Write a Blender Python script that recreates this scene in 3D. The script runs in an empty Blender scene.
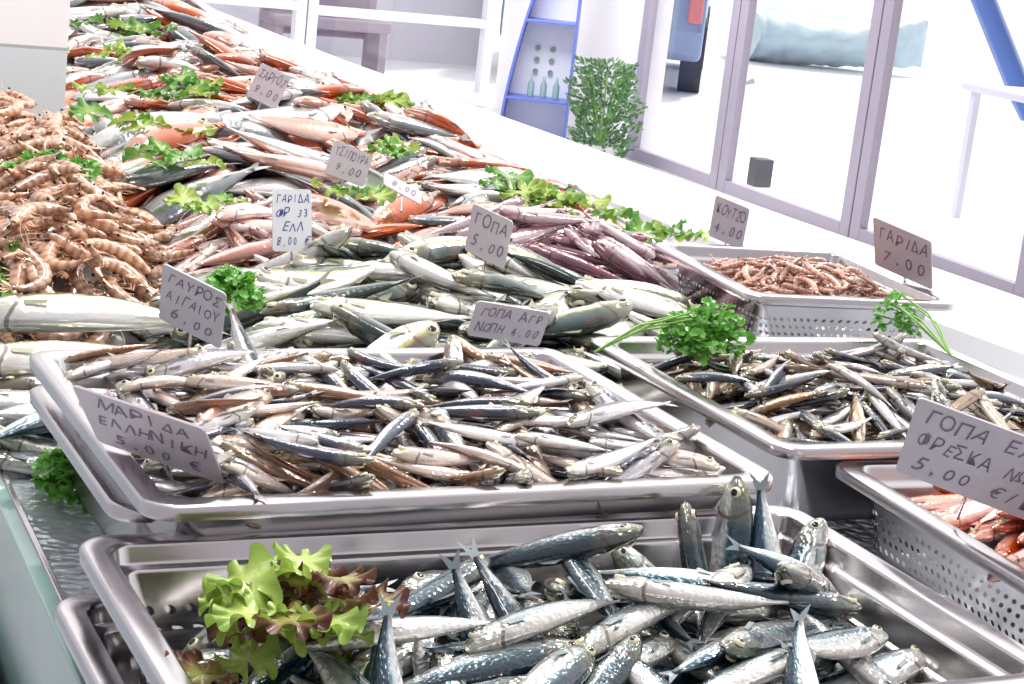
import bpy, math, random
import numpy as np
from mathutils import Vector, Matrix
rnd=random.Random(7)
# ------------------------------------------------------------------ helpers
def link(o,parent=None):
    bpy.context.scene.collection.objects.link(o)
    if parent: o.parent=parent
    return o
def empty(name,loc=(0,0,0)):
    e=bpy.data.objects.new(name,None); e.location=loc; link(e); return e
def meshobj(name,v,f,mats,parent=None,smooth=True,matidx=None,attr=None,loc=None):
    me=bpy.data.meshes.new(name)
    me.from_pydata([tuple(map(float,a)) for a in v],[],[tuple(map(int,a)) for a in f])
    if not isinstance(mats,(list,tuple)): mats=[mats]
    for m in mats: me.materials.append(m)
    if matidx is not None: me.polygons.foreach_set('material_index',np.asarray(matidx,dtype=np.int32))
    me.polygons.foreach_set('use_smooth',np.full(len(me.polygons),smooth))
    if attr is not None:
        a=me.attributes.new('fco','FLOAT_VECTOR','POINT'); a.data.foreach_set('vector',np.asarray(attr,dtype=np.float32).ravel())
    me.update()
    o=bpy.data.objects.new(name,me); link(o,parent)
    if loc is not None: o.location=loc
    return o
def box(name,lo,hi,mat,parent=None,bevel=0.0):
    x0,y0,z0=lo;x1,y1,z1=hi
    v=[(x0,y0,z0),(x1,y0,z0),(x1,y1,z0),(x0,y1,z0),(x0,y0,z1),(x1,y0,z1),(x1,y1,z1),(x0,y1,z1)]
    f=[(0,3,2,1),(4,5,6,7),(0,1,5,4),(1,2,6,5),(2,3,7,6),(3,0,4,7)]
    o=meshobj(name,v,f,mat,parent,smooth=False)
    if bevel:
        b=o.modifiers.new('b','BEVEL');b.width=bevel;b.segments=2
    return o
class NT:
    def __init__(s,name):
        s.m=bpy.data.materials.new(name);s.m.use_nodes=True;s.t=s.m.node_tree;s.n=s.t.nodes;s.b=s.n['Principled BSDF'];s.out=s.n['Material Output']
    def lk(s,a,b): s.t.links.new(a,b)
    def inp(s,sock,val):
        if isinstance(val,bpy.types.NodeSocket): s.lk(val,sock)
        else: sock.default_value=val
    def math(s,op,a,b=0.0,c=None,clamp=False):
        n=s.n.new('ShaderNodeMath');n.operation=op;n.use_clamp=clamp;s.inp(n.inputs[0],a);s.inp(n.inputs[1],b)
        if c is not None: s.inp(n.inputs[2],c)
        return n.outputs[0]
    def mix(s,f,a,b):
        n=s.n.new('ShaderNodeMix');n.data_type='RGBA';s.inp(n.inputs[0],f)
        for k,v in ((6,a),(7,b)):
            if isinstance(v,(tuple,list)) and len(v)==3: v=(*v,1)
            s.inp(n.inputs[k],v)
        return n.outputs[2]
    def ramp(s,f,stops):
        n=s.n.new('ShaderNodeValToRGB');s.inp(n.inputs[0],f);e=n.color_ramp.elements
        while len(e)<len(stops): e.new(0.5)
        for i,(p,c) in enumerate(stops):
            e[i].position=p;e[i].color=(*c,1) if isinstance(c,(tuple,list)) else (c,c,c,1)
        return n.outputs[0]
    def noise(s,scale,detail=3,vec=None,rough=.5):
        n=s.n.new('ShaderNodeTexNoise');n.inputs['Scale'].default_value=scale;n.inputs['Detail'].default_value=detail;n.inputs['Roughness'].default_value=rough
        if vec is None: vec=s.coord('Object')
        s.lk(vec,n.inputs['Vector']);return n.outputs[0]
    def vor(s,scale,vec=None,feature='F1'):
        n=s.n.new('ShaderNodeTexVoronoi');n.feature=feature;n.inputs['Scale'].default_value=scale
        if vec is None: vec=s.coord('Object')
        s.lk(vec,n.inputs['Vector']);return n.outputs['Distance']
    def coord(s,k):
        n=s.n.new('ShaderNodeTexCoord');return n.outputs[k]
    def attr(s,name='fco'):
        n=s.n.new('ShaderNodeAttribute');n.attribute_name=name
        sp=s.n.new('ShaderNodeSeparateXYZ');s.lk(n.outputs['Vector'],sp.inputs[0]);return sp.outputs,n.outputs['Vector']
    def bump(s,h,strength=.3,dist=.001):
        n=s.n.new('ShaderNodeBump');n.inputs['Strength'].default_value=strength;n.inputs['Distance'].default_value=dist
        s.lk(h,n.inputs['Height']);s.lk(n.outputs[0],s.b.inputs['Normal'])
    def set(s,col=None,rough=None,metal=None,**k):
        if col is not None: s.inp(s.b.inputs['Base Color'],(*col,1) if isinstance(col,tuple) and len(col)==3 else col)
        if rough is not None: s.inp(s.b.inputs['Roughness'],rough)
        if metal is not None: s.inp(s.b.inputs['Metallic'],metal)
        for kk,v in k.items(): s.inp(s.b.inputs[kk.replace('_',' ')],v)
        return s.m
def simple(name,col,rough=.5,metal=0.,var=.08,nscale=20,bump=0.):
    t=NT(name);n=t.noise(nscale)
    c2=tuple(max(0,c*(1-var*2)) for c in col);c1=tuple(min(1,c*(1+var)) for c in col)
    t.set(t.mix(n,c2,c1),rough,metal)
    if bump: t.bump(n,bump,.002)
    return t.m
# ------------------------------------------------------------------ materials
def steel_mat(name,holes=None):
    t=NT(name);
    mp=t.n.new('ShaderNodeMapping');mp.inputs['Scale'].default_value=(5,60,60);t.lk(t.coord('Object'),mp.inputs[0])
    n=t.noise(6,2,mp.outputs[0]);n2=t.noise(10,2)
    t.set(t.mix(n2,(.50,.47,.49),(.64,.61,.63)),t.ramp(n,[(.2,.18),(.8,.25)]),1.)
    if holes:
        pitch,rad,t0,t1=holes
        uv=t.n.new('ShaderNodeUVMap');sp=t.n.new('ShaderNodeSeparateXYZ');t.lk(uv.outputs[0],sp.inputs[0])
        fx=t.math('SUBTRACT',t.math('FRACT',t.math('DIVIDE',sp.outputs[0],pitch)),.5)
        fy=t.math('SUBTRACT',t.math('FRACT',t.math('DIVIDE',t.math('SUBTRACT',sp.outputs[1],t0),pitch)),.5)
        r=t.math('SQRT',t.math('ADD',t.math('MULTIPLY',fx,fx),t.math('MULTIPLY',fy,fy)))
        h=t.math('LESS_THAN',r,rad);h=t.math('MULTIPLY',h,t.math('GREATER_THAN',sp.outputs[1],t0));h=t.math('MULTIPLY',h,t.math('LESS_THAN',sp.outputs[1],t1))
        t.inp(t.b.inputs['Alpha'],t.math('SUBTRACT',1.0,h))
    return t.m
M_steel=steel_mat('brushed_steel')
def fish_mats(name,back,mid,side,belly,alt=None,altp=.5,head=(.35,.33,.25),scales=.25,metal=.5,blood=.15,lo=.55,thr=.0):
    t=NT(name+'_skin');o,vec=t.attr();u,w,r=o[0],o[1],o[2]
    add=t.n.new('ShaderNodeVectorMath');add.operation='MULTIPLY';t.lk(vec,add.inputs[0]);add.inputs[1].default_value=(6,1.2,37)
    nz=t.noise(2.5,4,add.outputs[0]);
    ww=t.math('ADD',t.math('MULTIPLY_ADD',w,.5,.5),t.math('MULTIPLY',t.math('SUBTRACT',nz,.5),.28))
    c=t.ramp(ww,[(0,belly),(.28,side),(.48-thr,side),(.57-thr,mid),(.66-thr,back),(1.,tuple(x*.6 for x in back))])
    if alt is not None:
        ab,asd,abl=alt
        c2=t.ramp(ww,[(0,abl),(.35,asd),(.7,tuple((a+b)/2 for a,b in zip(ab,asd))),(.9,ab)])
        fr=t.math('FRACT',t.math('MULTIPLY',r,7.31))
        c=t.mix(t.math('LESS_THAN',fr,altp),c,c2)
    hm=t.ramp(u,[(.03,.55),(.13,.38),(.20,.30),(.26,0.)])
    c=t.mix(hm,c,(*head,1))
    g=t.math('ABSOLUTE',t.math('ADD',t.math('SUBTRACT',u,.205),t.math('MULTIPLY',t.math('MULTIPLY',w,w),.05)))
    c=t.mix(t.math('MULTIPLY',t.math('LESS_THAN',g,.009),.7),c,(.08,.05,.05,1))
    m1=t.math('MULTIPLY',t.math('LESS_THAN',u,.045),t.math('LESS_THAN',t.math('ABSOLUTE',t.math('ADD',w,.25)),.16))
    c=t.mix(t.math('MULTIPLY',m1,.7),c,(.05,.03,.03,1))
    bl=t.noise(38,3);c=t.mix(t.math('MULTIPLY',t.ramp(bl,[(.58,0.),(.72,1.)]),blood),c,(.35,.10,.08,1))
    v=t.math('MULTIPLY_ADD',t.math('FRACT',t.math('MULTIPLY',r,13.7)),.55,lo+.05)
    hs=t.n.new('ShaderNodeHueSaturation');hs.inputs['Saturation'].default_value=1.25;t.lk(c,hs.inputs['Color']);t.lk(v,hs.inputs['Value'])
    t.set(hs.outputs[0],t.math('MULTIPLY_ADD',nz,.18,.10),metal)
    t.b.inputs['Specular IOR Level'].default_value=.9
    t.b.inputs['Coat Weight'].default_value=.8;t.b.inputs['Coat Roughness'].default_value=.04
    sc=t.n.new('ShaderNodeVectorMath');sc.operation='MULTIPLY';t.lk(vec,sc.inputs[0]);sc.inputs[1].default_value=(34,5.5,91)
    t.bump(t.vor(1.0,sc.outputs[0]),scales,.0012)
    f=NT(name+'_fin');fn=f.noise(60);f.set(f.mix(fn,tuple(x*.45 for x in side),tuple(min(1,x*.8) for x in mid)),.3,.1)
    i=NT(name+'_iris');io,iv=i.attr();i.set(i.mix(io[2],(.70,.64,.36),(.62,.58,.50)),.1,.1)
    p=simple(name+'_pupil',(.008,.009,.014),.04)
    return [t.m,f.m,i.m,p]
# ------------------------------------------------------------------ fish template
def interp(u,pts):
    xs=[p[0] for p in pts];ys=[p[1] for p in pts];return np.interp(u,xs,ys)
SARD=[(0,.014),(.02,.038),(.06,.062),(.12,.082),(.2,.098),(.32,.108),(.45,.107),(.6,.088),(.74,.058),(.85,.033),(.93,.02)]
SLIM=[(0,.016),(.02,.038),(.06,.060),(.12,.076),(.2,.088),(.32,.096),(.45,.093),(.6,.076),(.74,.052),(.85,.030),(.93,.018)]
BOGU=[(0,.016),(.02,.045),(.06,.073),(.12,.097),(.2,.118),(.32,.128),(.45,.12),(.6,.096),(.74,.062),(.85,.034),(.93,.022)]
DEEP=[(0,.015),(.02,.045),(.06,.085),(.12,.12),(.2,.155),(.32,.175),(.45,.168),(.6,.135),(.74,.085),(.85,.042),(.93,.03)]
def fish_tpl(P,wr=.55,nA=10,eye=.024,us=None):
    us=us or [0,.018,.05,.09,.14,.19,.21,.3,.4,.52,.64,.76,.85,.93]
    V=[];A=[];F=[];MI=[]
    def wid(u):
        h=interp(u,P);k=1.12 if u<.2 else 1.0
        if u>.8: k*=.7
        return h*wr*k
    for u in us:
        h=interp(u,P);w=wid(u)
        for k in range(nA):
            a=2*math.pi*k/nA+math.pi/nA
            cy=math.cos(a);sz=math.sin(a)
            V.append((u,w*cy,h*sz-(.010 if u<.1 else 0)*(1-u*10)));A.append((u,sz,0))
    for i in range(len(us)-1):
        for k in range(nA):
            a=i*nA+k;b=i*nA+(k+1)%nA
            F.append((a,b,b+nA,a+nA));MI.append(0)
    F.append(tuple(range(nA)));MI.append(0)
    F.append(tuple(reversed(range((len(us)-1)*nA,len(us)*nA))));MI.append(0)
    def fin(pts,faces):
        b=len(V)
        for p in pts: V.append(p);A.append((p[0],.2,0))
        for f in faces: F.append(tuple(b+q for q in f));MI.append(1)
    h9=interp(.92,P)
    th=max(.052,h9*2.6)
    fin([(.915,0,h9),(.915,0,-h9),(1.03,.004,th),(1.0,.004,th*.45),(.968,.0,0),(1.0,-.004,-th*.45),(1.03,-.004,-th)],[(0,2,3),(0,3,4),(1,0,4),(1,4,5),(1,5,6)])
    hd=interp(.42,P);fin([(.38,0,hd*.95),(.42,.003,hd+.028),(.48,.002,hd+.012),(.52,0,interp(.52,P)*.95)],[(0,1,2,3)])
    ha=interp(.68,P);fin([(.64,0,-ha*.95),(.69,.003,-ha-.016),(.78,0,-interp(.78,P)*.95)],[(0,1,2)])
    hp=interp(.24,P)
    for s in (1,-1):
        w=hp*wr*1.05
        fin([(.215,s*w*.93,-hp*.35),(.31,s*w*1.04,-hp*.62),(.30,s*w*.9,-hp*.85),(.225,s*w*.8,-hp*.6)],[(0,1,2,3)])
    ue=.080;he=interp(ue,P);we=wid(ue)
    for s in (1,-1):
        b=len(V);n=12;ze=he*.2
        base=we*.96
        for ring,(rr,off) in enumerate(((1,-.25),(.93,.22),(.62,.36))):
            for k in range(n):
                a=2*math.pi*k/n;V.append((ue+eye*rr*math.cos(a),s*(base+off*eye),ze+eye*rr*math.sin(a)));A.append((ue,.1,0))
        V.append((ue,s*(base+.50*eye),ze));A.append((ue,.1,0))
        for ring in range(2):
            for k in range(n):
                a=b+ring*n+k;c=b+ring*n+(k+1)%n
                F.append((a,c,c+n,a+n));MI.append(2)
        for k in range(n): F.append((b+2*n+k,b+2*n+(k+1)%n,b+3*n));MI.append(3)
    V=np.array(V);V[:,0]-=.5
    return dict(V=V,A=np.array(A,float),F=F,MI=MI,foot=lambda u:interp(u,P),thick=lambda u:interp(u,P)*wr)
def prawn_tpl(curl=2.0):
    V=[];A=[];F=[];MI=[];nA=8
    us=np.linspace(0,1,19);psi=0;x=0;z=0;C=[];prev=0
    for u in us:
        psi=-max(0,(u-.3))/.7*curl
        du=u-prev;prev=u
        x+=du*math.cos(psi);z+=du*math.sin(psi);C.append((x,z,psi))
    rp=[(0,.03),(.05,.055),(.15,.08),(.3,.093),(.36,.085),(.6,.074),(.8,.053),(1,.025)]
    for i,(u,(cx,cz,ps)) in enumerate(zip(us,C)):
        r=interp(u,rp)*(1+(.12 if (i%2==0 and u>.33) else 0))
        for k in range(nA):
            a=2*math.pi*k/nA;dz=r*math.sin(a)*1.05
            V.append((cx-dz*math.sin(ps),r*.8*math.cos(a),cz+dz*math.cos(ps)));A.append((u,math.sin(a),0))
    for i in range(len(us)-1):
        for k in range(nA):
            a=i*nA+k;b=i*nA+(k+1)%nA;F.append((a,b,b+nA,a+nA));MI.append(0)
    F.append(tuple(range(nA)));MI.append(0)
    def poly(pts,m,u=.5,w=0):
        b=len(V)
        for p in pts:V.append(p);A.append((u,w,0))
        F.append(tuple(range(b,b+len(pts))));MI.append(m)
    poly([(.05,0,.07),(-.13,.0,.085),(-.14,0,.078),(0,0,.02)],0,.1)
    cx,cz,ps=C[-1]
    for s in (-.9,-.35,.35,.9):
        d=ps+s*.55;L=.15
        p=[(cx,s*.01,cz),(cx+L*.7*math.cos(d-.26),s*.03,cz+L*.7*math.sin(d-.26)),(cx+L*math.cos(d),s*.035,cz+L*math.sin(d)),(cx+L*.7*math.cos(d+.26),s*.03,cz+L*.7*math.sin(d+.26))]
        poly(p,1,.95,.3)
    for j in range(7):
        u=.14+.05*j if j<4 else .45+.12*(j-4);i=int(u*18);cx,cz,ps=C[i]
        for s in (1,-1):
            L=.17 if j<4 else .07;q=.08*rnd.uniform(-1,1)
            p0=(cx,s*.04,cz-.06);p1=(cx-.05+q,s*.06,cz-.05-L*.55);p2=(cx-.01+q,s*.05,cz-.05-L)
            poly([p0,(p0[0]+.02,p0[1],p0[2]),(p1[0]+.015,p1[1],p1[2]),p1],1);poly([p1,(p1[0]+.012,p1[1],p1[2]),p2],1)
    for s in (1,):
        pr=(-.02,s*.02,.03)
        for k in range(7):
            tt=(k+1)/7;q=(-.02-.42*math.sin(tt*1.5),s*(.02+.03*tt),.03+.20*tt*tt*s)
            poly([pr,(pr[0],pr[1],pr[2]+.008),(q[0],q[1],q[2]+.005),q],1);pr=q
    for s in (1,-1):
        b=len(V);c=(-.005,s*.055,.045)
        for d in ((1,0,0),(0,1,0),(-1,0,0),(0,-1,0),(0,0,1),(0,0,-1)):
            V.append(tuple(c[i]+.026*d[i] for i in range(3)));A.append((0,0,0))
        for a,bb in ((0,1),(1,2),(2,3),(3,0)):
            F.append((b+a,b+bb,b+4));MI.append(3);F.append((b+bb,b+a,b+5));MI.append(3)
    V=np.array(V);V[:,0]-=.35;V[:,2]+=.12
    P=[(0,.10),(.5,.18),(1,.18)]
    return dict(V=V,A=np.array(A,float),F=F,MI=MI,foot=lambda u:interp(u,P)*.8,thick=lambda u:interp(u,[(0,.04),(.3,.075),(1,.055)]))
# ------------------------------------------------------------------ piles
def inpoly(x,y,poly):
    x=np.asarray(x,float);y=np.asarray(y,float);c=np.zeros(x.shape,bool);n=len(poly)
    for i in range(n):
        x0,y0=poly[i];x1,y1=poly[(i+1)%n]
        if y0==y1: continue
        c^=((y0>y)!=(y1>y))&(x<(x1-x0)*(y-y0)/(y1-y0)+x0)
    return c
def edist(x,y,poly):
    x=np.asarray(x,float);y=np.asarray(y,float);d=np.full(x.shape,9.);n=len(poly)
    for i in range(n):
        ax,ay=poly[i];bx,by=poly[(i+1)%n];L=(bx-ax)**2+(by-ay)**2
        t=np.clip(((x-ax)*(bx-ax)+(y-ay)*(by-ay))/L,0,1)
        d=np.minimum(d,np.hypot(x-ax-t*(bx-ax),y-ay-t*(by-ay)))
    return d
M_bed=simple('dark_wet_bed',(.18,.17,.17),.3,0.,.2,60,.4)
def pile(name,tpls,mats,poly,n,L,yaw,seed,z0=0.,hm=.06,fall=.1,rim=None,cell=.005,base_mat=None,inset=.0,bend=.16,roll=.3,posed=(),slopej=.06):
    rg=np.random.RandomState(seed)
    if not isinstance(tpls,(list,tuple)): tpls=[tpls]
    xs=[p[0] for p in poly];ys=[p[1] for p in poly];mg=.12
    gx=np.arange(min(xs)-mg,max(xs)+mg,cell);gy=np.arange(min(ys)-mg,max(ys)+mg,cell)
    X,Y=np.meshgrid(gx,gy,indexing='ij')
    ins=inpoly(X,Y,poly);ed=edist(X,Y,poly)
    if rim is not None:
        M=np.where(ins,z0+hm*np.clip(ed/fall,0,1)**.7,rim)
    else:
        tt=np.clip(ed/fall,0,1);M=np.where(ins,z0+hm*tt*tt*(3-2*tt),z0)
    H=M.copy();out=[]
    st=max(1,int(.015/cell));ix=range(0,len(gx),st);iy=range(0,len(gy),st)
    idx={};bv=[];bf=[]
    for a in ix:
        for b in iy:
            if ins[a,b]: idx[(a,b)]=len(bv);bv.append((gx[a],gy[b],M[a,b]-.004))
    for a in ix:
        for b in iy:
            q=[(a,b),(a+st,b),(a+st,b+st),(a,b+st)]
            if all(k in idx for k in q): bf.append(tuple(idx[k] for k in q))
    sel=np.array(list(zip(*np.nonzero(ins&(ed>inset)))))
    for k in range(n):
        T=tpls[rg.randint(len(tpls))]
        Lk=rg.uniform(*L)
        cand=sel[rg.randint(len(sel),size=9)]
        sc=[H[a,b]-M[a,b] for a,b in cand];a,b=cand[int(np.argmin(sc))]
        cx=gx[a]+rg.uniform(-1,1)*cell;cy=gy[b]+rg.uniform(-1,1)*cell
        th=yaw(rg,cx,cy)
        c,s=math.cos(th),math.sin(th)
        R=Lk*.55;a0=max(0,int((cx-R-gx[0])/cell));a1=min(len(gx),int((cx+R-gx[0])/cell)+2);b0=max(0,int((cy-R-gy[0])/cell));b1=min(len(gy),int((cy+R-gy[0])/cell)+2)
        XX=X[a0:a1,b0:b1]-cx;YY=Y[a0:a1,b0:b1]-cy
        S=XX*c+YY*s;D=-XX*s+YY*c;u=.5-S/Lk
        fh=T['foot'](np.clip(u,0,1))*Lk+1e-6;fw=T['thick'](np.clip(u,0,1))*Lk
        q=1-(D/fh)**2;ok=(u>0)&(u<1)&(q>0)
        if ok.sum()<6: continue
        hh=H[a0:a1,b0:b1][ok];ss=S[ok];wq=(fw*np.sqrt(np.clip(q,0,1)))[ok]
        A_=np.c_[np.ones_like(ss),ss];co=np.linalg.lstsq(A_,hh,rcond=None)[0]
        sl=float(np.clip(co[1]+rg.normal(0,slopej),-.5,.5))
        z=float(np.percentile(hh-sl*ss+wq,78))
        top=z+sl*ss+wq
        Hs=H[a0:a1,b0:b1];Hs[ok]=np.maximum(hh,top)
        out.append((T,Lk,np.array([cx,cy,z]),th,math.atan(sl),rg.normal(0,roll),1 if rg.rand()<.5 else -1,rg.normal(0,bend),rg.normal(0,bend*.6),rg.rand()))
    for (p,th,ph,ro,Lk,fl) in posed:
        out.append((tpls[0],Lk,np.array(p),th,ph,ro,fl,rg.normal(0,.12),rg.normal(0,.12),rg.rand()))
    V=[];A=[];F=[];MI=[];off=0
    for T,Lk,p,th,ph,ro,fl,bk,bz,rr in out:
        v=T['V'].copy();x=v[:,0];
        v[:,1]+=bk*(x**2-.08)*1.0;v[:,2]+=bz*(x**2-.08)
        v*=Lk
        ex=np.array([math.cos(th)*math.cos(ph),math.sin(th)*math.cos(ph),math.sin(ph)])
        up=np.array([0,0,1.]) if abs(math.sin(ph))<.95 else np.array([1.,0,0])
        m=np.cross(up,ex);m/=np.linalg.norm(m);nn=np.cross(ex,m)
        ez=fl*m;ey=np.cross(ez,ex)
        cr,sr=math.cos(ro),math.sin(ro);ey2=ey*cr+ez*sr;ez2=-ey*sr+ez*cr
        W=p-np.outer(v[:,0],ex)-np.outer(v[:,1],ey2)+np.outer(v[:,2],ez2)
        V.append(W);a=T['A'].copy();a[:,2]=rr;A.append(a)
        F+= [tuple(off+i for i in f) for f in T['F']];MI+=T['MI'];off+=len(v)
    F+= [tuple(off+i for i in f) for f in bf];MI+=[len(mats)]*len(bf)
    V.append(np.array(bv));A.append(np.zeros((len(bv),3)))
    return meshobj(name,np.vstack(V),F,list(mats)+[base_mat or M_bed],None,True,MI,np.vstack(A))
M_ice=NT('crushed_ice');_n=M_ice.noise(90,4);_v=M_ice.vor(110);M_ice.set(M_ice.mix(_n,(.42,.47,.52),(.70,.74,.78)),.12,0.3);M_ice.bump(_v,.35,.003);M_ice=M_ice.m
# ------------------------------------------------------------------ trays
def rrect(w,d,r,z,n=6):
    pts=[]
    for cx,cy,a0 in ((w/2-r,d/2-r,0),(-w/2+r,d/2-r,90),(-w/2+r,-d/2+r,180),(w/2-r,-d/2+r,270)):
        for k in range(n+1):
            a=math.radians(a0+90*k/n);pts.append((cx+r*math.cos(a),cy+r*math.sin(a),z))
    return pts
def tray(cx,cy,z,w,d,depth,yaw,mat):
    prof=[(0,-.010,.022),(-.0005,-.002,.022),(.0015,0,.021),(.003,.0004,.021),(.015,.0002,.016),(.0165,-.0006,.015),(.0178,-.003,.014),(.019,-.012,.014),(.0205,-.0145,.013),(.0235,-.0155,.012),(.0247,-.018,.012),(.027,-depth+.014,.03),(.030,-depth+.004,.04),(.038,-depth,.04)]
    V=[];F=[];n=28
    for ins,dz,r in prof: V+=rrect(w-2*ins,d-2*ins,max(r,.008),dz)
    for i in range(len(prof)-1):
        for k in range(n):
            k2=(k+1)%n;F.append((i*n+k,i*n+k2,(i+1)*n+k2,(i+1)*n+k))
    b=(len(prof)-1)*n;F.append(tuple(range(b,b+n)))
    o=meshobj('steel_tray',V,F,mat,None,True,loc=(cx,cy,z));o.rotation_euler[2]=yaw
    me=o.data;uvl=me.uv_layers.new(name='UVMap')
    per=[0];L0=V[b-n*2:b-n*2+n]
    for k in range(n): per.append(per[-1]+math.dist(L0[k],L0[(k+1)%n]))
    for p in me.polygons:
        for li in p.loop_indices:
            vi=me.loops[li].vertex_index;k=vi%n;i=vi//n
            s=per[k]
            if k==0 and any(me.loops[q].vertex_index%n==n-1 for q in p.loop_indices): s=per[n]
            uvl.data[li].uv=(s,-prof[i][1]) if len(p.vertices)==4 else (0,0)
    me.polygons[len(me.polygons)-1].use_smooth=False
    return o
S_hole=steel_mat('perforated_steel',(.0125,.25,.036,.0735));S_hole2=steel_mat('finely_perforated_steel',(.0085,.24,.028,.062))
tray(.491,.932,.088,.533,.316,.080,.021,S_hole)
tray(.478,.930,.050,.533,.316,.047,.021,M_steel)
tray(.484,1.242,.118,.467,.372,.058,.039,M_steel)
tray(.482,1.285,.088,.462,.30,.075,.03,M_steel)
tray(1.002,1.369,.100,.4075,.359,.078,.013,M_steel)
tray(1.233,1.848,.105,.274,.297,.075,-.096,S_hole2)
tray(1.009,1.022,.085,.321,.35,.075,-.044,S_hole2)
def rect(cx,cy,w,d,yaw,ins):
    w-=2*ins;d-=2*ins;c,s=math.cos(yaw),math.sin(yaw)
    return [(cx+a*w/2*c-b*d/2*s,cy+a*w/2*s+b*d/2*c) for a,b in ((-1,-1),(1,-1),(1,1),(-1,1))]
# ------------------------------------------------------------------ fish piles
m_sard=fish_mats('sardine',(.022,.048,.072),(.13,.21,.24),(.50,.53,.54),(.86,.84,.80),scales=.5,head=(.26,.26,.18),lo=.58,thr=.03)
m_pic=fish_mats('picarel',(.04,.05,.075),(.22,.19,.18),(.64,.63,.66),(.93,.91,.90),alt=((.18,.10,.06),(.60,.48,.41),(.88,.80,.75)),altp=.28,blood=.45,lo=.64,thr=.03)
m_anch=fish_mats('anchovy',(.03,.04,.06),(.17,.165,.16),(.48,.48,.50),(.80,.78,.76),alt=((.16,.09,.05),(.48,.36,.28),(.76,.67,.58)),altp=.3,blood=.35,lo=.58,thr=.03)
m_mack=fish_mats('bogue',(.045,.07,.07),(.36,.35,.14),(.68,.69,.66),(.94,.93,.91),head=(.34,.32,.24),blood=.18,lo=.64,thr=.02)
m_purp=fish_mats('squid',(.24,.11,.15),(.54,.33,.38),(.80,.61,.65),(.92,.83,.85),head=(.48,.32,.35))
m_pink=fish_mats('pink_mullet',(.42,.21,.18),(.68,.40,.36),(.84,.62,.58),(.92,.82,.79),head=(.52,.30,.27),alt=((.25,.19,.18),(.66,.55,.52),(.86,.80,.78)),altp=.45,lo=.66)
m_red=fish_mats('red_mullet',(.55,.11,.06),(.76,.26,.18),(.90,.48,.40),(.94,.73,.67),head=(.66,.24,.18),alt=((.35,.13,.11),(.82,.60,.55),(.92,.84,.80)),altp=.35,lo=.66)
m_mix=fish_mats('sea_bream',(.16,.175,.19),(.42,.42,.42),(.76,.76,.77),(.96,.95,.94),head=(.47,.40,.38),alt=((.45,.14,.09),(.76,.39,.31),(.92,.72,.66)),altp=.42,lo=.68)
def prawn_mats(name,c1,c2,c3):
    t=NT(name);o,vec=t.attr();u,w,r=o
    band=t.math('FRACT',t.math('MULTIPLY',u,9.));c=t.mix(t.ramp(band,[(.40,0.),(.65,1.)]),c1,c2);c=t.mix(t.math('MULTIPLY',t.noise(45),.45),c,(*c3,1))
    hs=t.n.new('ShaderNodeHueSaturation');t.lk(c,hs.inputs['Color']);t.lk(t.math('MULTIPLY_ADD',r,.6,.65),hs.inputs['Value'])
    t.set(hs.outputs[0],.2,0.);t.b.inputs['Specular IOR Level'].default_value=.8;t.b.inputs['Coat Weight'].default_value=.5
    f=simple(name+'_limb',tuple(a*.7+b*.3 for a,b in zip(c1,c3)),.35,0,.2,50)
    return [t.m,f,f,simple(name+'_eye',(.02,.015,.012),.1)]
m_prawn=prawn_mats('prawn_shell',(.66,.34,.21),(.27,.12,.07),(.84,.58,.39))
m_shr=prawn_mats('shrimp_shell',(.55,.26,.17),(.30,.12,.08),(.80,.55,.44))
T_s=fish_tpl(SARD,.6,12,.029);T_sl=fish_tpl(SLIM,.6,8,.031);T_d=fish_tpl(DEEP,.42,12,.03);T_m=fish_tpl(BOGU,.55,14,.036)
T_pr=[prawn_tpl(c) for c in (1.4,2.2,2.8)]
anyyaw=lambda rg,x,y: rg.uniform(0,2*math.pi)
def yawn(*modes):
    def f(rg,x,y):
        m,s=modes[rg.randint(len(modes))];return math.radians(rg.normal(m,s))
    return f
R_=math.radians
posA=[((.405,1.36,.132),R_(-75),-.75,.2,.095,1),((.60,1.10,.126),R_(200),-.15,.1,.10,-1)]
pile('picarel_pile',T_sl,m_pic,rect(.484,1.242,.467,.372,.039,.030),330,(.074,.100),yawn((180,35),(-40,30),(20,40),(120,30)),3,z0=.074,hm=.022,fall=.1,rim=.119,cell=.0035,inset=.015,posed=posA)
posB=[]
for (x,y,th,ph,L) in [(.632,1.01,95,60,.13),(.668,1.035,60,74,.145),(.60,.99,140,38,.12),(.705,1.0,50,40,.13)]:
    posB.append(((x,y,.056),R_(th),R_(ph),rnd.uniform(-1.2,1.2),L,1))
for (x,y,th,ph,L) in [(.465,.93,-60,-42,.14),(.43,.92,-80,-50,.12),(.69,1.02,-95,-62,.13),(.35,.845,-90,-50,.13),(.60,.83,-110,-35,.12)]:
    posB.append(((x,y,.068),R_(th),R_(ph),rnd.uniform(-.5,.5),L,-1))
pile('sardine_pile',T_s,m_sard,rect(.497,.930,.523,.316,.021,.036),112,(.105,.138),yawn((200,30),(30,30),(-45,30),(60,30)),6,z0=.010,hm=.012,fall=.1,rim=.070,cell=.004,inset=.040,posed=posB)
pile('anchovy_pile',T_sl,m_anch,rect(1.002,1.369,.4075,.359,.013,.032),300,(.068,.088),yawn((180,35),(-30,30),(100,40)),8,z0=.045,hm=.040,fall=.12,rim=.100,cell=.004,inset=.02)
pile('shrimp_pile',T_pr,m_shr,rect(1.233,1.848,.274,.297,-.096,.034),230,(.036,.05),anyyaw,9,z0=.065,hm=.022,fall=.08,rim=.100,cell=.004,inset=.022)
pile('red_mullet_pile',T_s,m_red,rect(1.009,1.022,.321,.35,-.044,.034),60,(.095,.12),yawn((190,25),(20,30)),10,z0=.046,hm=.025,fall=.1,rim=.080,cell=.004,inset=.035)
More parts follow.
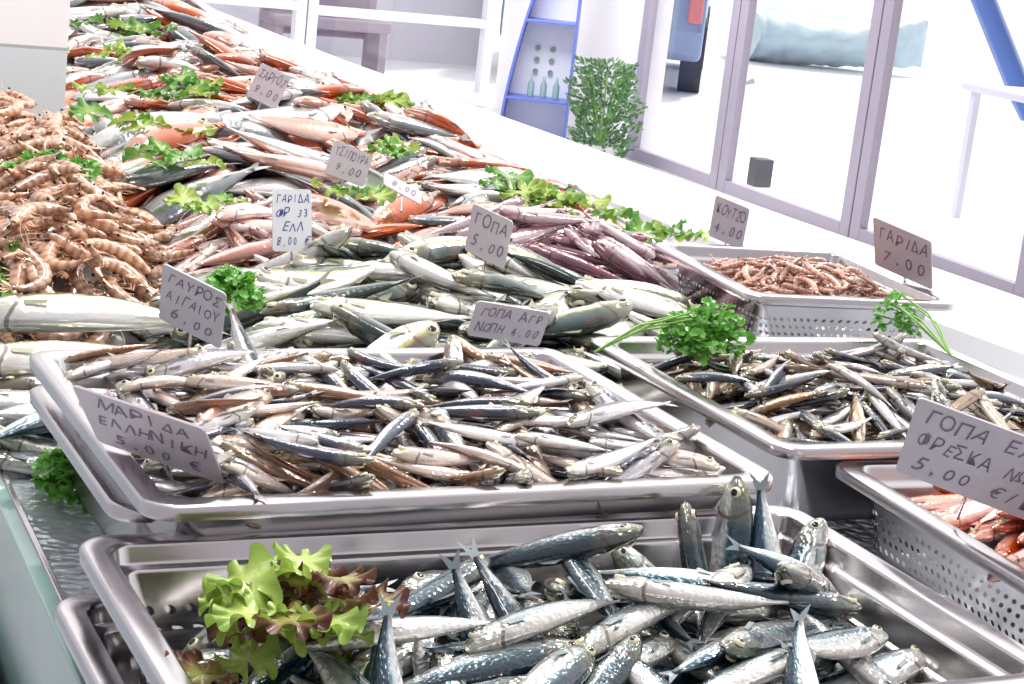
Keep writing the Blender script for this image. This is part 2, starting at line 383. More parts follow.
pile('bogue_pile',T_m,m_mack,[(.44,1.48),(.43,1.62),(.47,1.90),(.75,2.10),(.92,2.06),(1.08,1.86),(1.07,1.60),(.97,1.56),(.78,1.49)],105,(.15,.19),yawn((185,22),(155,22),(165,30),(10,20)),11,z0=.005,hm=.045,fall=.14,cell=.006,inset=.03)
pile('squid_pile',[fish_tpl(SLIM,.7,8,.028)],m_purp,[(.84,1.96),(.92,2.22),(1.12,2.22),(1.2,2.06),(1.09,1.88)],60,(.12,.16),yawn((180,30),(-30,25)),12,z0=.005,hm=.08,fall=.12,cell=.006)
pile('pink_mullet_pile',[T_s],m_pink,[(.50,1.92),(.52,2.2),(.64,2.38),(.80,2.32),(.76,2.08),(.66,1.96)],75,(.11,.15),yawn((190,40),(20,40)),13,z0=.005,hm=.065,fall=.12,cell=.006)
pile('prawn_pile',T_pr,m_prawn,[(.26,1.80),(.25,2.05),(.27,2.5),(.32,2.87),(.54,2.87),(.54,2.3),(.50,2.0),(.44,1.85)],380,(.082,.108),anyyaw,14,z0=.005,hm=.08,fall=.13,cell=.006)
pmk=[((.365,1.745,.064),R_(176),.02,-.1,.25,-1),((.33,1.66,.045),R_(186),.0,-.1,.22,-1)]
pile('grey_mullet_pile',[fish_tpl(SARD,.7,12,.024)],m_mack,[(.26,1.56),(.26,1.80),(.42,1.76),(.40,1.62)],6,(.17,.21),yawn((185,8),(200,12)),15,z0=.0,hm=.015,fall=.08,cell=.006,posed=pmk,inset=.02)
pile('mackerel_pile',[T_s],m_sard,[(.245,1.43),(.245,1.58),(.34,1.58),(.32,1.46)],7,(.13,.17),yawn((200,20),(10,15)),25,z0=.0,hm=.01,fall=.08,cell=.006,inset=.02)
pile('sea_bream_pile',T_d,m_mix,[(.55,2.36),(.56,2.9),(.95,2.95),(1.0,2.75),(.82,2.36)],60,(.18,.25),yawn((190,20),(10,20)),16,z0=.005,hm=.05,fall=.12,cell=.008)
pile('mixed_fish_pile',[T_s,T_d],m_mix,[(.84,2.22),(.98,2.8),(.98,3.1),(1.33,3.1),(1.36,2.4),(1.2,2.2)],100,(.12,.18),yawn((170,30),(0,30)),17,z0=.005,hm=.05,fall=.12,cell=.008)
pile('mixed_fish_pile',[T_s,T_d],m_mix,[(.66,3.0),(.66,4.4),(1.33,4.4),(1.33,3.05)],220,(.16,.24),yawn((180,40),(0,40)),18,z0=.005,hm=.05,fall=.2,cell=.01)
pile('mixed_fish_pile',[T_s,T_d],m_mix,[(.66,4.3),(.66,7.5),(1.42,7.5),(1.35,4.3)],330,(.20,.32),yawn((180,40),(0,40)),19,z0=.005,hm=.07,fall=.2,cell=.014)
# ------------------------------------------------------------------ greens
def leafmat(name,c_in,c_out,c_edge,nsc=40):
    t=NT(name);o,v=t.attr();c=t.ramp(t.math('ADD',o[0],t.math('MULTIPLY',t.math('SUBTRACT',t.noise(nsc),.5),.7)),[(0,c_in),(.55,c_out),(.9,c_edge)])
    t.set(c,.32,0.);t.bump(t.noise(140),.35,.002)
    tl=t.n.new('ShaderNodeBsdfTranslucent');t.lk(c,tl.inputs[0]);mx=t.n.new('ShaderNodeMixShader');mx.inputs[0].default_value=.3
    t.lk(t.b.outputs[0],mx.inputs[1]);t.lk(tl.outputs[0],mx.inputs[2]);t.lk(mx.outputs[0],t.out.inputs[0])
    return t.m
L_red=leafmat('red_lettuce_leaf',(.46,.54,.14),(.22,.13,.05),(.10,.028,.025),60);L_grn=leafmat('green_lettuce_leaf',(.58,.68,.22),(.40,.54,.11),(.26,.40,.07),60)
L_drk=leafmat('dark_lettuce_leaf',(.40,.55,.15),(.16,.36,.06),(.10,.28,.05))
def lettuce(cx,cy,cz,R,n,mats,seed,tilt=.7,flat=1.,redp=None):
    # ruffled leaves: the outer margin is longer than the midrib and folds into rounded frills
    rg=random.Random(seed);V=[];F=[];A=[];MI=[]
    for j in range(n):
        az=rg.uniform(0,2*math.pi);L=R*rg.uniform(.6,1.1);up=rg.uniform(.3,1.4)*tilt
        q=rg.random()**.6*R*1.0;oa=rg.uniform(0,6.28);ox=q*math.cos(oa);oy=q*math.sin(oa)
        mi=rg.randrange(len(mats))
        if redp: mi=0 if rg.random()<redp+(.35 if (oy>.1*R or ox>.45*R) else -.35) else 1
        nu=112;nv=9;b=len(V);ph=rg.uniform(0,6);ph2=rg.uniform(0,6);kf=rg.uniform(6.5,8.5);roll=rg.uniform(-1.,1.);wd=rg.uniform(.36,.5)
        for iv in range(nv):
            v=iv/(nv-1)
            for iu in range(nu):
                u=iu/(nu-1)*2-1
                th=u*math.pi*.93
                bx=L*(.52+.50*math.cos(th)*v);by=L*wd*math.sin(th)*v
                w=v**3
                p=kf*math.pi*u+ph
                nz=.10*L*w*math.sin(p)+.05*L*v*math.sin(2*th+ph2)+.03*L*w*math.sin(.43*p+ph2)
                sw=-.030*L*w*math.sin(2*p)
                rd=.030*L*w*math.cos(p+.6)+.05*L*w*math.sin(.37*p+ph2)
                tx,ty=-math.sin(th),math.cos(th);rx,ry=math.cos(th),math.sin(th)
                bx+=sw*tx+rd*rx;by+=sw*ty+rd*ry
                t=max(0,bx/L)
                X_=L*(t*math.cos(up*.6));Z_=L*(t*math.sin(up)-.7*t*t*math.sin(up))+.35*by*by/L+nz
                X_+=nz*.35
                y2=by*math.cos(roll*.7)-Z_*math.sin(roll)*.4;z2=Z_*math.cos(roll*.5)+by*math.sin(roll)*.55
                V.append((cx+ox+X_*math.cos(az)-y2*math.sin(az),cy+oy+X_*math.sin(az)+y2*math.cos(az),cz+z2*flat+.0012*j*flat));A.append((.15+.85*v*(0.6+.4*min(1,t)),u,0))
        for iv in range(nv-1):
            for iu in range(nu-1):
                F.append((b+iv*nu+iu,b+iv*nu+iu+1,b+(iv+1)*nu+iu+1,b+(iv+1)*nu+iu));MI.append(mi)
    return meshobj('lettuce_garnish',V,F,mats,None,True,MI,A)
lettuce(.312,.922,.066,.046,44,[L_red,L_grn],3,.8,1.,.5)
for i,(x,y,z,R) in enumerate([(.57,2.62,.12,.075),(.61,2.42,.11,.06),(1.11,2.40,.09,.075),(1.17,2.30,.08,.07),(1.25,2.2,.07,.06),(1.0,2.66,.10,.06),(.70,3.14,.11,.08),(.85,3.27,.11,.07),(.85,2.35,.09,.06),(1.2,3.3,.1,.07),(.95,4.4,.11,.09),(.75,3.7,.11,.08),(.58,2.15,.10,.045)]):
    lettuce(x,y,z,R,7,[L_grn,L_drk],20+i,.5,.8)
M_pars=leafmat('parsley_leaf',(.08,.28,.03),(.12,.36,.05),(.18,.44,.07));M_stem=simple('parsley_stem',(.25,.48,.1),.4)
def tube(V,F,pts,r):
    n=5;b=len(V)
    for i,p in enumerate(pts):
        p=Vector(p);q=Vector(pts[min(i+1,len(pts)-1)])-Vector(pts[max(i-1,0)]);q.normalize()
        a=q.cross(Vector((.3,.2,.9)));a.normalize();c=q.cross(a)
        for k in range(n):
            t=2*math.pi*k/n;V.append(tuple(p+a*r*math.cos(t)+c*r*math.sin(t)))
    for i in range(len(pts)-1):
        for k in range(n): F.append((b+i*n+k,b+i*n+(k+1)%n,b+(i+1)*n+(k+1)%n,b+(i+1)*n+k))
def parsley(cx,cy,cz,rx,ry,rz,n,size,seed,stem=None):
    rg=random.Random(seed);V=[];F=[];A=[];MI=[]
    for j in range(n):
        while True:
            p=[rg.uniform(-1,1) for _ in range(3)]
            if sum(q*q for q in p)<1: break
        c=Vector((cx+p[0]*rx,cy+p[1]*ry,cz+abs(p[2])*rz));nrm=Vector((rg.gauss(0,.6),rg.gauss(0,.6),1)).normalized()
        a=nrm.cross(Vector((rg.uniform(-1,1),rg.uniform(-1,1),.1))).normalized();bb=nrm.cross(a);s=size*rg.uniform(.6,1.2)
        b=len(V);V.append(tuple(c));A.append((0,0,0));K=24
        for k in range(K):
            t=2*math.pi*k/K-math.pi/2
            r=s*(.40+.45*abs(math.cos(1.5*(t-math.pi/2)))+.15*(k%2))
            V.append(tuple(c+a*r*math.cos(t)+bb*r*math.sin(t)+nrm*s*.22*math.sin(3*t)));A.append((min(1,r/s),0,0))
        for k in range(K): F.append((b,b+1+k,b+1+(k+1)%K));MI.append(0)
    nf=len(F)
    for j in range(max(4,n//9) if stem is None else 5):
        e=(cx+rg.uniform(-1,1)*rx*.8,cy+rg.uniform(-1,1)*ry*.8,cz+rg.uniform(.2,.9)*rz)
        s=stem or (cx,cy,cz-.01)
        m=((e[0]+s[0])/2+rg.uniform(-.01,.01),(e[1]+s[1])/2,(e[2]+s[2])/2+.008)
        tube(V,F,[s,m,e],.0011)
    MI+=[1]*(len(F)-nf);A+=[(0,0,0)]*(len(V)-len(A))
    return meshobj('parsley_bunch',V,F,[M_pars,M_stem],None,True,MI,A)
parsley(.875,1.45,.112,.048,.038,.045,190,.0085,1,(.77,1.47,.104))
parsley(1.14,1.52,.115,.028,.02,.045,45,.008,2,(1.16,1.45,.108))
parsley(.475,1.66,.10,.03,.045,.035,150,.0085,4)
parsley(.275,1.40,.01,.02,.045,.03,100,.010,5)
parsley(.30,1.92,.08,.05,.05,.02,90,.010,6)
parsley(.40,2.2,.13,.06,.05,.02,90,.011,7)
parsley(.27,1.84,.06,.03,.04,.03,90,.010,8)
# ------------------------------------------------------------------ signs
M_card=simple('shaded_plastic_card',(.58,.53,.58),.35,0,.10,22);M_cardw=simple('white_plastic_card',(.82,.84,.88),.35,0,.04,8)  # M_card: white cards with their backlit shade put into the grey
M_ink=simple('faded_marker_ink',(.22,.18,.27),.5,0,.3,300);M_inkb=simple('blue_marker_ink',(.04,.08,.32),.5,0,.3,300)
def sign(BL,BR,up,lines,card=None,ink=None):
    BL,BR,up=Vector(BL),Vector(BR),Vector(up);ex=(BR-BL);w=ex.length;ex.normalize()
    n=ex.cross(up).normalized();ey=n.cross(ex);h=up.dot(ey)
    e=empty('price_sign');e.matrix_world=Matrix((( ex.x,ey.x,n.x,BL.x),(ex.y,ey.y,n.y,BL.y),(ex.z,ey.z,n.z,BL.z),(0,0,0,1)))
    r=.004;pts=[]
    for cx,cy,a0 in ((w-r,h-r,0),(r,h-r,90),(r,r,180),(w-r,r,270)):
        for k in range(5):
            a=math.radians(a0+22.5*k);pts.append((cx+r*math.cos(a),cy+r*math.sin(a)))
    N=len(pts);V=[(x,y,.0008) for x,y in pts]+[(x,y,-.0008) for x,y in pts]
    F=[tuple(range(N)),tuple(range(2*N-1,N-1,-1))]+[(k,k+N,(k+1)%N+N,(k+1)%N) for k in range(N)]
    meshobj('card',V,F,card or M_card,e,False)
    V=[];F=[];tube(V,F,[(w*.5,h*.1,-.002),(w*.5,-.03,-.002)],.0015);meshobj('pin',V,F,M_steel,e)
    lh=h/(len(lines)+.35)
    for i,t in enumerate(lines):
        nch=len(t);adv=min(lh*.56,w*.86/nch);x0=w/2-adv*nch/2
        for q,ch in enumerate(t):
            if ch==' ': continue
            c=bpy.data.curves.new('writing','FONT');c.body=ch;c.size=lh*rnd.uniform(.72,.92);c.align_x='CENTER';c.shear=rnd.uniform(.1,.4);c.resolution_u=3
            o=bpy.data.objects.new('letter_%d_%d'%(i,q),c);c.materials.append(ink or M_ink);link(o,e)
            o.location=(x0+adv*(q+.5),h-(i+.85)*lh-.02*h+rnd.uniform(-.05,.05)*lh,.0012);o.rotation_euler[2]=rnd.uniform(-.12,.12);o.scale=(min(1,adv/(lh*.56))*rnd.uniform(.85,1.05),1,1)
    return e
sign((.392,1.60,.10),(.440,1.560,.082),(-.022,-.026,.064),['ΓΑΥΡΟΣ','ΑΙΓΑΙΟΥ','6,00'])
sign((.595,1.93,.095),(.64,1.93,.097),(.0,.01,.068),['ΓΑΡΙΔΑ','ΦΡ 33','ΕΛΛ','8,00 €'],M_cardw,M_inkb)
sign((.80,1.87,.115),(.828,1.82,.105),(-.012,.01,.06),['ΓΟΠΑ','5,00'])
sign((.652,1.50,.112),(.722,1.49,.104),(-.006,-.01,.036),['ΓΟΠΑ ΑΓΡ','ΝΩΠΗ 4,00'])
sign((.252,1.170,.122),(.322,1.105,.112),(-.03,-.034,.05),['ΜΑΡΙΔΑ','ΕΛΛΗΝΙΚΗ','5,00 €'])
sign((.822,1.068,.122),(.899,.995,.103),(-.034,-.033,.072),['ΓΟΠΑ ΕΛΛ','ΦΡΕΣΚΑ ΝΩΠ','5,00 €/κ'])
sign((1.335,1.84,.118),(1.365,1.76,.105),(-.032,-.014,.064),['ΓΑΡΙΔΑ','7,00'])
sign((1.255,2.11,.095),(1.285,2.07,.085),(-.018,-.014,.062),['ΚΟΥΤΣΟ','4,00'])
sign((.785,2.34,.12),(.845,2.35,.10),(-.035,.0,.06),['ΤΣΙΠΟΥΡΑ','9,00'])
sign((.90,3.15,.12),(.95,3.13,.10),(-.03,.01,.08),['ΣΑΡΓΟΣ','9,00'])
sign((.83,2.23,.125),(.885,2.23,.10),(-.04,.02,.035),['8,00'])
# ------------------------------------------------------------------ counter
M_white=simple('white_laminate',(.90,.90,.92),.3,0,.02,4)
inner=[(1.50,.4),(1.47,1.5),(1.385,2.4),(1.35,3.3),(1.38,5.),(1.45,6.6),(1.6,9.)]
outer=[(1.74,.4),(1.70,1.5),(1.655,2.4),(1.62,3.3),(1.58,4.6),(1.60,6.6),(1.72,9.)]
cnt=empty('fish_counter')
V=[];F=[]
bed=[(.235,.4,1.50),(.235,1.5,1.47),(.235,2.4,1.385),(.235,2.92,1.367),(.56,2.92,1.367),(.56,3.3,1.35),(.56,5.,1.38),(.56,6.6,1.45),(.56,9.,1.6)];n=len(bed)
for (x0,y,x1) in bed: V+=[(x0,y,0),(x1,y,0),(x0,y,-.9),(x1,y,-.9)]
for i in range(n-1):
    a=4*i;b=a+4;F+=[(a,a+1,b+1,b),(a,b,b+2,a+2)]
F+=[(0,2,3,1)]
meshobj('display_bed',V,F,M_ice,cnt,False)
V=[];F=[]
for (x,y),(x2,y2) in zip(inner,outer): V+=[(x,y,-.02),(x,y,.046),(x+.006,y,.052),(x2-.006,y2,.052),(x2,y2,.046),(x2,y2,-.9)]
for i in range(len(inner)-1):
    for k in range(5): F.append((6*i+k,6*i+6+k,6*i+7+k,6*i+k+1))
F.append((0,1,2,3,4,5))
meshobj('back_ledge',V,F,M_white,cnt,False)
tg=NT('green_edge_glass');tg.set(tg.mix(tg.noise(6),(.20,.34,.32),(.34,.46,.44)),.06,0.);M_gl=tg.m
M_grey=simple('grey_panel',(.42,.42,.45),.35,0,.05,6)
box('glass_front',(.222,.3,-.35),(.2345,2.92,.006),M_gl,cnt,.0015)
box('glass_capping',(.2335,.3,-.01),(.2385,2.92,.0075),M_steel,cnt,.001)
box('front_panel',(.12,.3,-.9),(.215,2.92,-.10),M_grey,cnt,.004)
# ------------------------------------------------------------------ room
M_wall=simple('white_plaster',(.90,.89,.92),.6,0,.02,3)
M_frame=simple('lavender_aluminium',(.40,.36,.44),.35,.2,.04,5);M_frame_w=simple('white_aluminium',(.86,.85,.90),.35,0,.03,5)
M_floor=simple('floor_tile',(.75,.74,.76),.3,0,.04,5)
box('floor',(-2,-1,-1.0),(5.15,12,-.9),M_floor)
M_pave=simple('sunlit_pavement',(.96,.96,.97),.8,0,.01,2);box('ground_outside',(5.15,-6,-1.02),(40,60,-.92),M_pave);box('ground_terrace',(-10,12.0,-1.02),(5.15,60,-.92),M_pave)
M_lav=simple('backdrop_shade_tone',(.72,.70,.77),.8,0,.06,2);box('backdrop_wall',(1.0,15.0,-.92),(6.4,15.2,1.8),M_lav)  # added backdrop; its tone stands in for the shaded interior behind the panes
tt=NT('wall_tile');sp=tt.n.new('ShaderNodeSeparateXYZ');tt.lk(tt.coord('Object'),sp.inputs[0])
gr=tt.math('LESS_THAN',tt.math('ABSOLUTE',tt.math('SUBTRACT',sp.outputs[2],.200)),.0025);up=tt.math('GREATER_THAN',sp.outputs[2],.200)
tt.set(tt.mix(gr,tt.mix(up,(.68,.76,.81),(.95,.96,.98)),(.45,.48,.52,1)),.15,0.)
box('wall_left',(-1.5,2.93,-.9),(.545,3.2,1.6),tt.m)
box('wall_side',(5.15,9.76,-.9),(5.35,11.8,1.6),M_wall)
box('wall_back',(-2,11.8,-.9),(2.9,12.0,1.6),M_wall)
M_glass=NT('clear_glass');tr=M_glass.n.new('ShaderNodeBsdfTransparent');tr.inputs[0].default_value=(.98,.98,.99,1);gs=M_glass.n.new('ShaderNodeBsdfGlossy');gs.inputs['Roughness'].default_value=.02;mx=M_glass.n.new('ShaderNodeMixShader');mx.inputs[0].default_value=.05
M_glass.lk(tr.outputs[0],mx.inputs[1]);M_glass.lk(gs.outputs[0],mx.inputs[2]);M_glass.lk(mx.outputs[0],M_glass.out.inputs[0]);M_glass=M_glass.m
def window_x(name,y0,y1,frame):
    e=empty(name);t=.08
    box('stile_left',(5.15,y0,-.9),(5.20,y0+t,1.6),frame,e,.004);box('stile_right',(5.15,y1-t,-.9),(5.20,y1,1.6),frame,e,.004)
    box('bottom_rail',(5.15,y0+t,-.9),(5.20,y1-t,-.83),frame,e,.004);box('top_rail',(5.15,y0+t,1.5),(5.20,y1-t,1.6),frame,e,.004)
    box('glazing',(5.175,y0+t,-.83),(5.181,y1-t,1.5),M_glass,e)
window_x('window_1',8.66,9.75,M_frame);window_x('window_2',7.36,8.65,M_frame);window_x('window_3',6.02,7.35,M_frame);window_x('window_4',4.6,6.01,M_frame)
def window_y(name,x0,x1,zb):
    e=empty(name);t=.07
    box('stile_left',(x0,11.8,-.9),(x0+t,11.9,1.6),M_frame_w,e,.004);box('stile_right',(x1-t,11.8,-.9),(x1,11.9,1.6),M_frame_w,e,.004)
    box('bottom_rail',(x0+t,11.8,-.9),(x1-t,11.9,-.8),M_frame_w,e,.004);box('mid_rail',(x0+t,11.8,zb),(x1-t,11.9,zb+.06),M_frame_w,e,.004);box('top_rail',(x0+t,11.8,1.5),(x1-t,11.9,1.6),M_frame_w,e,.004)
    box('glazing',(x0+t,11.845,-.8),(x1-t,11.85,1.5),M_glass,e)
window_y('window_5',2.92,3.74,-.34);window_y('window_6',3.75,5.10,-.36)
e=empty('boat_shaped_shelf',(4.68,9.95,-.9));e.rotation_euler[2]=math.radians(-28)
M_blue=simple('blue_paint',(.03,.12,.45),.35);M_blue2=simple('pale_blue_paint',(.12,.18,.60),.35)
RX=.14
def hull(z): return .25-.10*(z/.8)**1.7
prof=[(z,hull(z)) for z in np.linspace(0,1.7,18)]
V=[];F=[]
for z,w in prof: V+=[(-w,.1,z),(RX,.1,z)]
for i in range(17): F.append((2*i,2*i+1,2*i+3,2*i+2))
meshobj('back_panel',V,F,M_wall,e,False)
for s,nm in ((-1,'left'),(1,'right')):
    V=[];F=[]
    for z,w in prof:
        x=-w if s<0 else RX
        V+=[(x-.014,-.12,z),(x+.0,-.12,z),(x,.1,z),(x-.014,.1,z)]
    for i in range(17):
        for k in range(4): F.append((4*i+k,4*i+(k+1)%4,4*i+4+(k+1)%4,4*i+4+k))
    meshobj('side_'+nm,V,F,M_blue2,e,False)
for k,z in enumerate((.02,.28,.74,1.15)):
    w=hull(z);box('shelf_%d'%k,(-w,-.12,z),(RX-.015,.1,z+.016),M_blue2,e,.003)
for a in range(2):
    for b in range(3):
        V=[];F=[]
        for k in range(12): V.append((-.09+.09*a+.016*math.cos(k*.5236),.095,.44+.07*b+.016*math.sin(k*.5236)))
        V2=[(x,.085,z) for x,y,z in V];F=[tuple(range(12))]+[(k,(k+1)%12,(k+1)%12+12,k+12) for k in range(12)]
        meshobj('bottle_hole',V+V2,F,M_gl,e,False)
for q in range(3):
    V=[];F=[];x=-.10+.075*q
    for (r,h) in ((.02,0),(.02,.075),(.008,.10),(.008,.125),(.001,.126)):
        for a in range(10): V.append((x+r*math.cos(a*.6283),.0+r*math.sin(a*.6283),.297+h))
    for i in range(4):
        for a in range(10): F.append((i*10+a,i*10+(a+1)%10,i*10+10+(a+1)%10,i*10+10+a))
    meshobj('bottle_%d'%q,V,F,M_gl,e)
def shrub():
    rg=random.Random(4);V=[];F=[];A=[];MI=[];cx,cy=4.78,9.38
    for j in range(1900):
        a=rg.uniform(0,6.28);t=rg.uniform(0,1);wob=1+.25*math.sin(3*a+7*t);R=.19*wob*(1-.3*abs(t-.6)-.45*max(0,t-.75))*math.sqrt(rg.random());z=-.87+.56*t
        c=Vector((cx+R*math.cos(a),cy+R*math.sin(a),z));d=Vector((math.cos(a)*.7,math.sin(a)*.7,rg.uniform(-.2,1.1))).normalized();s=d.cross(Vector((rg.uniform(-1,1),rg.uniform(-1,1),.3))).normalized();L=rg.uniform(.025,.045);b=len(V)
        V+= [tuple(c),tuple(c+d*L*.35+s*L*.24),tuple(c+d*L*.7+s*L*.2),tuple(c+d*L),tuple(c+d*L*.7-s*L*.2),tuple(c+d*L*.35-s*L*.24)];A+=[(rg.random(),0,0)]*6;F.append(tuple(range(b,b+6)));MI.append(0)
    for j in range(9):
        a=j*.7;tube(V,F,[(cx,cy,-.85),(cx+.06*math.cos(a),cy+.06*math.sin(a),-.6),(cx+.13*math.cos(a),cy+.13*math.sin(a),-.38)],.006)
    MI+=[1]*(len(F)-len(MI));b=len(V)
    for (r,z) in ((.09,-.9),(.12,-.79),(.13,-.78),(.11,-.78),(.10,-.80),(.0,-.80)):
        for k in range(20):V.append((cx+r*math.cos(k*.314159),cy+r*math.sin(k*.314159),z))
    for i in range(5):
        for k in range(20):F.append((b+i*20+k,b+i*20+(k+1)%20,b+i*20+20+(k+1)%20,b+i*20+20+k));MI.append(2)
    A+=[(0,0,0)]*(len(V)-len(A))
    meshobj('potted_shrub',V,F,[leafmat('shrub_leaf',(.07,.17,.07),(.14,.27,.12),(.26,.40,.22)),M_stem,M_white],None,False,MI,A)
shrub()
# ------------------------------------------------------------------ outside
M_car=simple('car_paint',(.24,.32,.50),.2,.3);M_dark=simple('dark_rubber',(.04,.04,.05),.6);M_redl=simple('tail_light_plastic',(.70,.20,.20),.2);M_cg=simple('tinted_glass',(.16,.20,.30),.08)
def car(cx,cy,yaw):
    e=empty('parked_car',(cx,cy,-.92));e.rotation_euler[2]=yaw
    side=[(-2,.3),(-2.05,.55),(-2,.9),(-1.85,.95),(-1.55,1.4),(-1.2,1.48),(.3,1.45),(.95,1.0),(1.8,.85),(2.05,.65),(2.05,.3)]
    n=len(side);V=[(x,-.85+.12*max(0,z-.9),z) for x,z in side]+[(x,.85-.12*max(0,z-.9),z) for x,z in side]
    F=[tuple(range(n)),tuple(range(2*n-1,n-1,-1))]+[(k,(k+1)%n,(k+1)%n+n,k+n)[::-1] for k in range(n)]
    o=meshobj('body',V,F,M_car,e,False);b=o.modifiers.new('b','BEVEL');b.width=.06;b.segments=3
    meshobj('rear_window',[(-1.86,-.65,.99),(-1.86,.65,.99),(-1.60,.58,1.37),(-1.60,-.58,1.37)],[(0,1,2,3)],M_cg,e,False)
    for s in (-1,1):
        meshobj('side_window',[(-1.5,s*.862,.98),(.75,s*.862,.98),(.2,s*.815,1.36),(-1.3,s*.815,1.36)],[(0,1,2,3)],M_cg,e,False)
        box('tail_light',(-2.08,s*.76-.06,.62),(-1.98,s*.76+.06,.92),M_redl,e,.02)
        for x in (-1.3,1.3):
            V=[];F=[]
            for yy in (s*.68,s*.87):
                for k in range(20):V.append((x+.32*math.cos(k*.31416),yy,.32+.32*math.sin(k*.31416)))
            F=[tuple(range(20)),tuple(range(39,19,-1))]+[(k,(k+1)%20,(k+1)%20+20,k+20) for k in range(20)]
            meshobj('wheel',V,F,M_dark,e,False)
car(7.95,15.6,math.radians(60))
M_tarp=simple('pale_blue_tarpaulin',(.55,.75,.90),.4,0,.22,4,.5)
def boat(cx,cy,yaw,L=4.5,name='covered_boat'):
    V=[];F=[];nx=26;na=18
    for i in range(nx):
        t=i/(nx-1);w=max(.02,.62*math.sin(math.pi*min(1,.35+t*.65))**.7) if t<1 else .02
        for k in range(na):
            a=math.pi*2*k/na;s=math.sin(a)
            ridge=.20*max(0,s)**2*(1-.5*t)
            zz=.30+ (.12*s+ridge if s>0 else .30*s)+.02*math.sin(i*1.3+k*2)+.12*t*t
            V.append(((t-.5)*L,w*math.cos(a)*(1-.35*max(0,-s)),zz))
    for i in range(nx-1):
        for k in range(na):F.append((i*na+k,i*na+(k+1)%na,i*na+na+(k+1)%na,i*na+na+k))
    F+=[tuple(range(na)),tuple(range((nx-1)*na,nx*na))]
    o=meshobj(name,V,F,M_tarp,None,True,loc=(cx,cy,-.92));o.rotation_euler[2]=yaw
boat(11.9,17.8,math.radians(-15),2.1)
box('speaker_box',(5.58,8.95,-.92),(5.69,9.05,-.76),M_dark,bevel=.008)
V=[];F=[];tube(V,F,[(6.1,10.1,-.92),(6.1,10.1,-.45),(6.16,10.06,-.42)],.02);meshobj('water_standpipe',V,F,M_frame,None)
M_tab=simple('shaded_white_table',(.66,.66,.74),.4,0,.03,6)  # white table and chair; grey-lavender carries their shade in the colour
e=empty('garden_table',(6.80,7.85,-.92));box('top',(-.42,-.42,.70),(.42,.42,.74),M_tab,e,.01)
for a in (-.36,.36):
    for b in (-.36,.36): box('leg',(a-.02,b-.02,0),(a+.02,b+.02,.70),M_tab,e)
V=[];F=[];tube(V,F,[(6.88,9.1,.55),(7.0,9.07,.326),(7.34,8.93,-.28),(7.42,8.9,-.40)],.075)
tube(V,F,[(7.42,8.9,-.40),(7.7,8.8,-.92)],.02)
meshobj('closed_parasol',V,F,M_blue,None)
V=[];F=[]
for q in (0,.35): tube(V,F,[(6.15+q,7.1,-.92),(6.3+q,7.05,-.45),(6.15+q,7.1,-.1)],.010)
tube(V,F,[(6.3,7.05,-.45),(6.65,7.05,-.45)],.010);tube(V,F,[(6.15,7.1,-.1),(6.5,7.1,-.1)],.010);meshobj('garden_chair_frame',V,F,M_tab,None)
M_ben=simple('mauve_fabric',(.34,.28,.33),.7)
e=empty('terrace_bench',(4.3,12.9,-.92));box('seat',(-.45,0,.38),(.45,.4,.46),M_ben,e,.02);box('backrest',(-.45,.36,.30),(.45,.42,.85),M_ben,e,.02)
for a in (-.4,.4): box('leg',(a-.03,.02,0),(a+.03,.38,.38),M_ben,e)
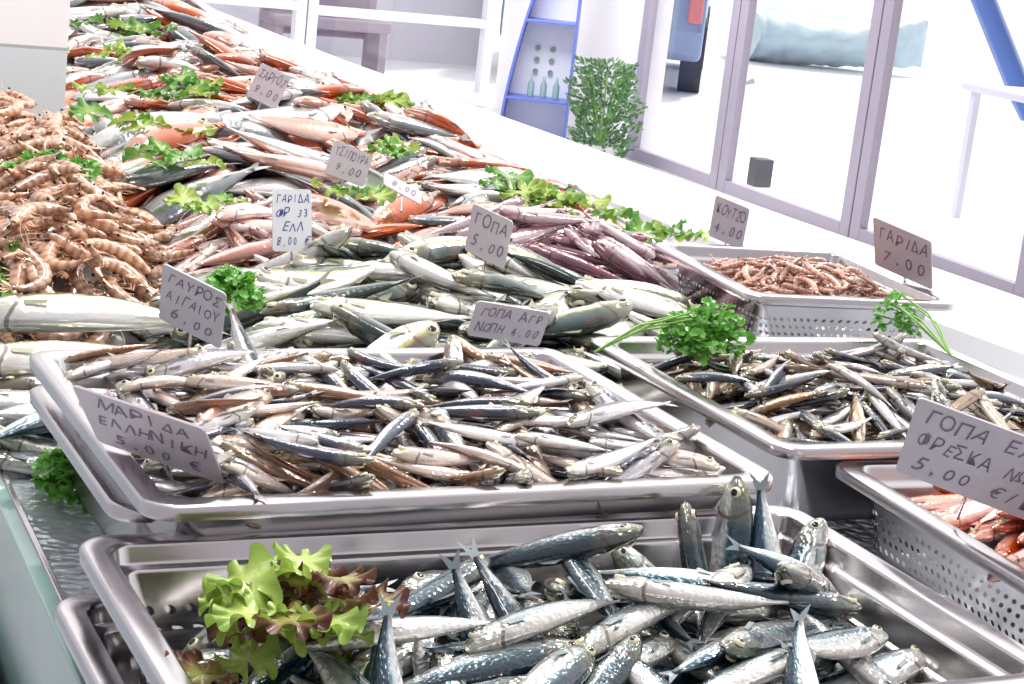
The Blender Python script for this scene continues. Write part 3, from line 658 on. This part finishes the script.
# ------------------------------------------------------------------ light
w=bpy.data.worlds.new('World');bpy.context.scene.world=w;w.use_nodes=True;nt=w.node_tree;bg=nt.nodes['Background']
tc=nt.nodes.new('ShaderNodeTexCoord');dp=nt.nodes.new('ShaderNodeVectorMath');dp.operation='DOT_PRODUCT';nt.links.new(tc.outputs['Generated'],dp.inputs[0]);dp.inputs[1].default_value=Vector((.75,.6,.28)).normalized()
rp=nt.nodes.new('ShaderNodeValToRGB');mr=nt.nodes.new('ShaderNodeMapRange');mr.inputs[1].default_value=-1;mr.inputs[2].default_value=1;nt.links.new(dp.outputs['Value'],mr.inputs[0]);nt.links.new(mr.outputs[0],rp.inputs[0])
e_=rp.color_ramp.elements;e_[0].position=.1;e_[0].color=(.34,.33,.36,1);e_[1].position=.88;e_[1].color=(1,.99,.98,1)
m_=e_.new(.5);m_.color=(.42,.405,.42,1)
nt.links.new(rp.outputs[0],bg.inputs[0]);bg.inputs[1].default_value=1.6
def sun(en,ang,col,d):
    l=bpy.data.lights.new('sun','SUN');l.energy=en;l.angle=math.radians(ang);l.color=col;o=bpy.data.objects.new('sun',l);link(o);o.rotation_euler=Vector(d).to_track_quat('-Z','Y').to_euler()
sun(2.1,5,(1,.97,.92),(-.55,-.45,-.75))
for i,y in enumerate((1.0,2.6,4.6)):  # area lights added overhead to put highlight streaks on the fish
    l=bpy.data.lights.new('added_area_light','AREA');l.shape='RECTANGLE';l.size=.18;l.size_y=1.2;l.energy=19;l.color=(1,.97,.93);o=bpy.data.objects.new('added_area_light',l);link(o);o.location=(.5,y,1.7)
l=bpy.data.lights.new('added_area_light','AREA');l.shape='RECTANGLE';l.size=1.5;l.size_y=1.5;l.energy=100;o=bpy.data.objects.new('added_area_light',l);link(o);o.location=(3.6,8.6,1.9);o.rotation_euler=Vector((.5,.5,-.7)).to_track_quat('-Z','Y').to_euler()  # added area light that brightens the back wall and shelf
# ------------------------------------------------------------------ camera
cam=bpy.data.cameras.new('camera');co=bpy.data.objects.new('camera',cam);link(co);bpy.context.scene.camera=co
cam.sensor_width=36;cam.lens=1837/1024*36;cam.clip_start=.02;cam.clip_end=200
f=(.4109,.8820,-.2309);r=(.9117,-.3960,.1097);dn=(.0054,-.2556,-.9668)
co.matrix_world=Matrix(((r[0],-dn[0],-f[0],0),(r[1],-dn[1],-f[1],0),(r[2],-dn[2],-f[2],.498),(0,0,0,1)))
bpy.context.scene.view_settings.view_transform='Standard'
bpy.context.scene.view_settings.exposure=0.05
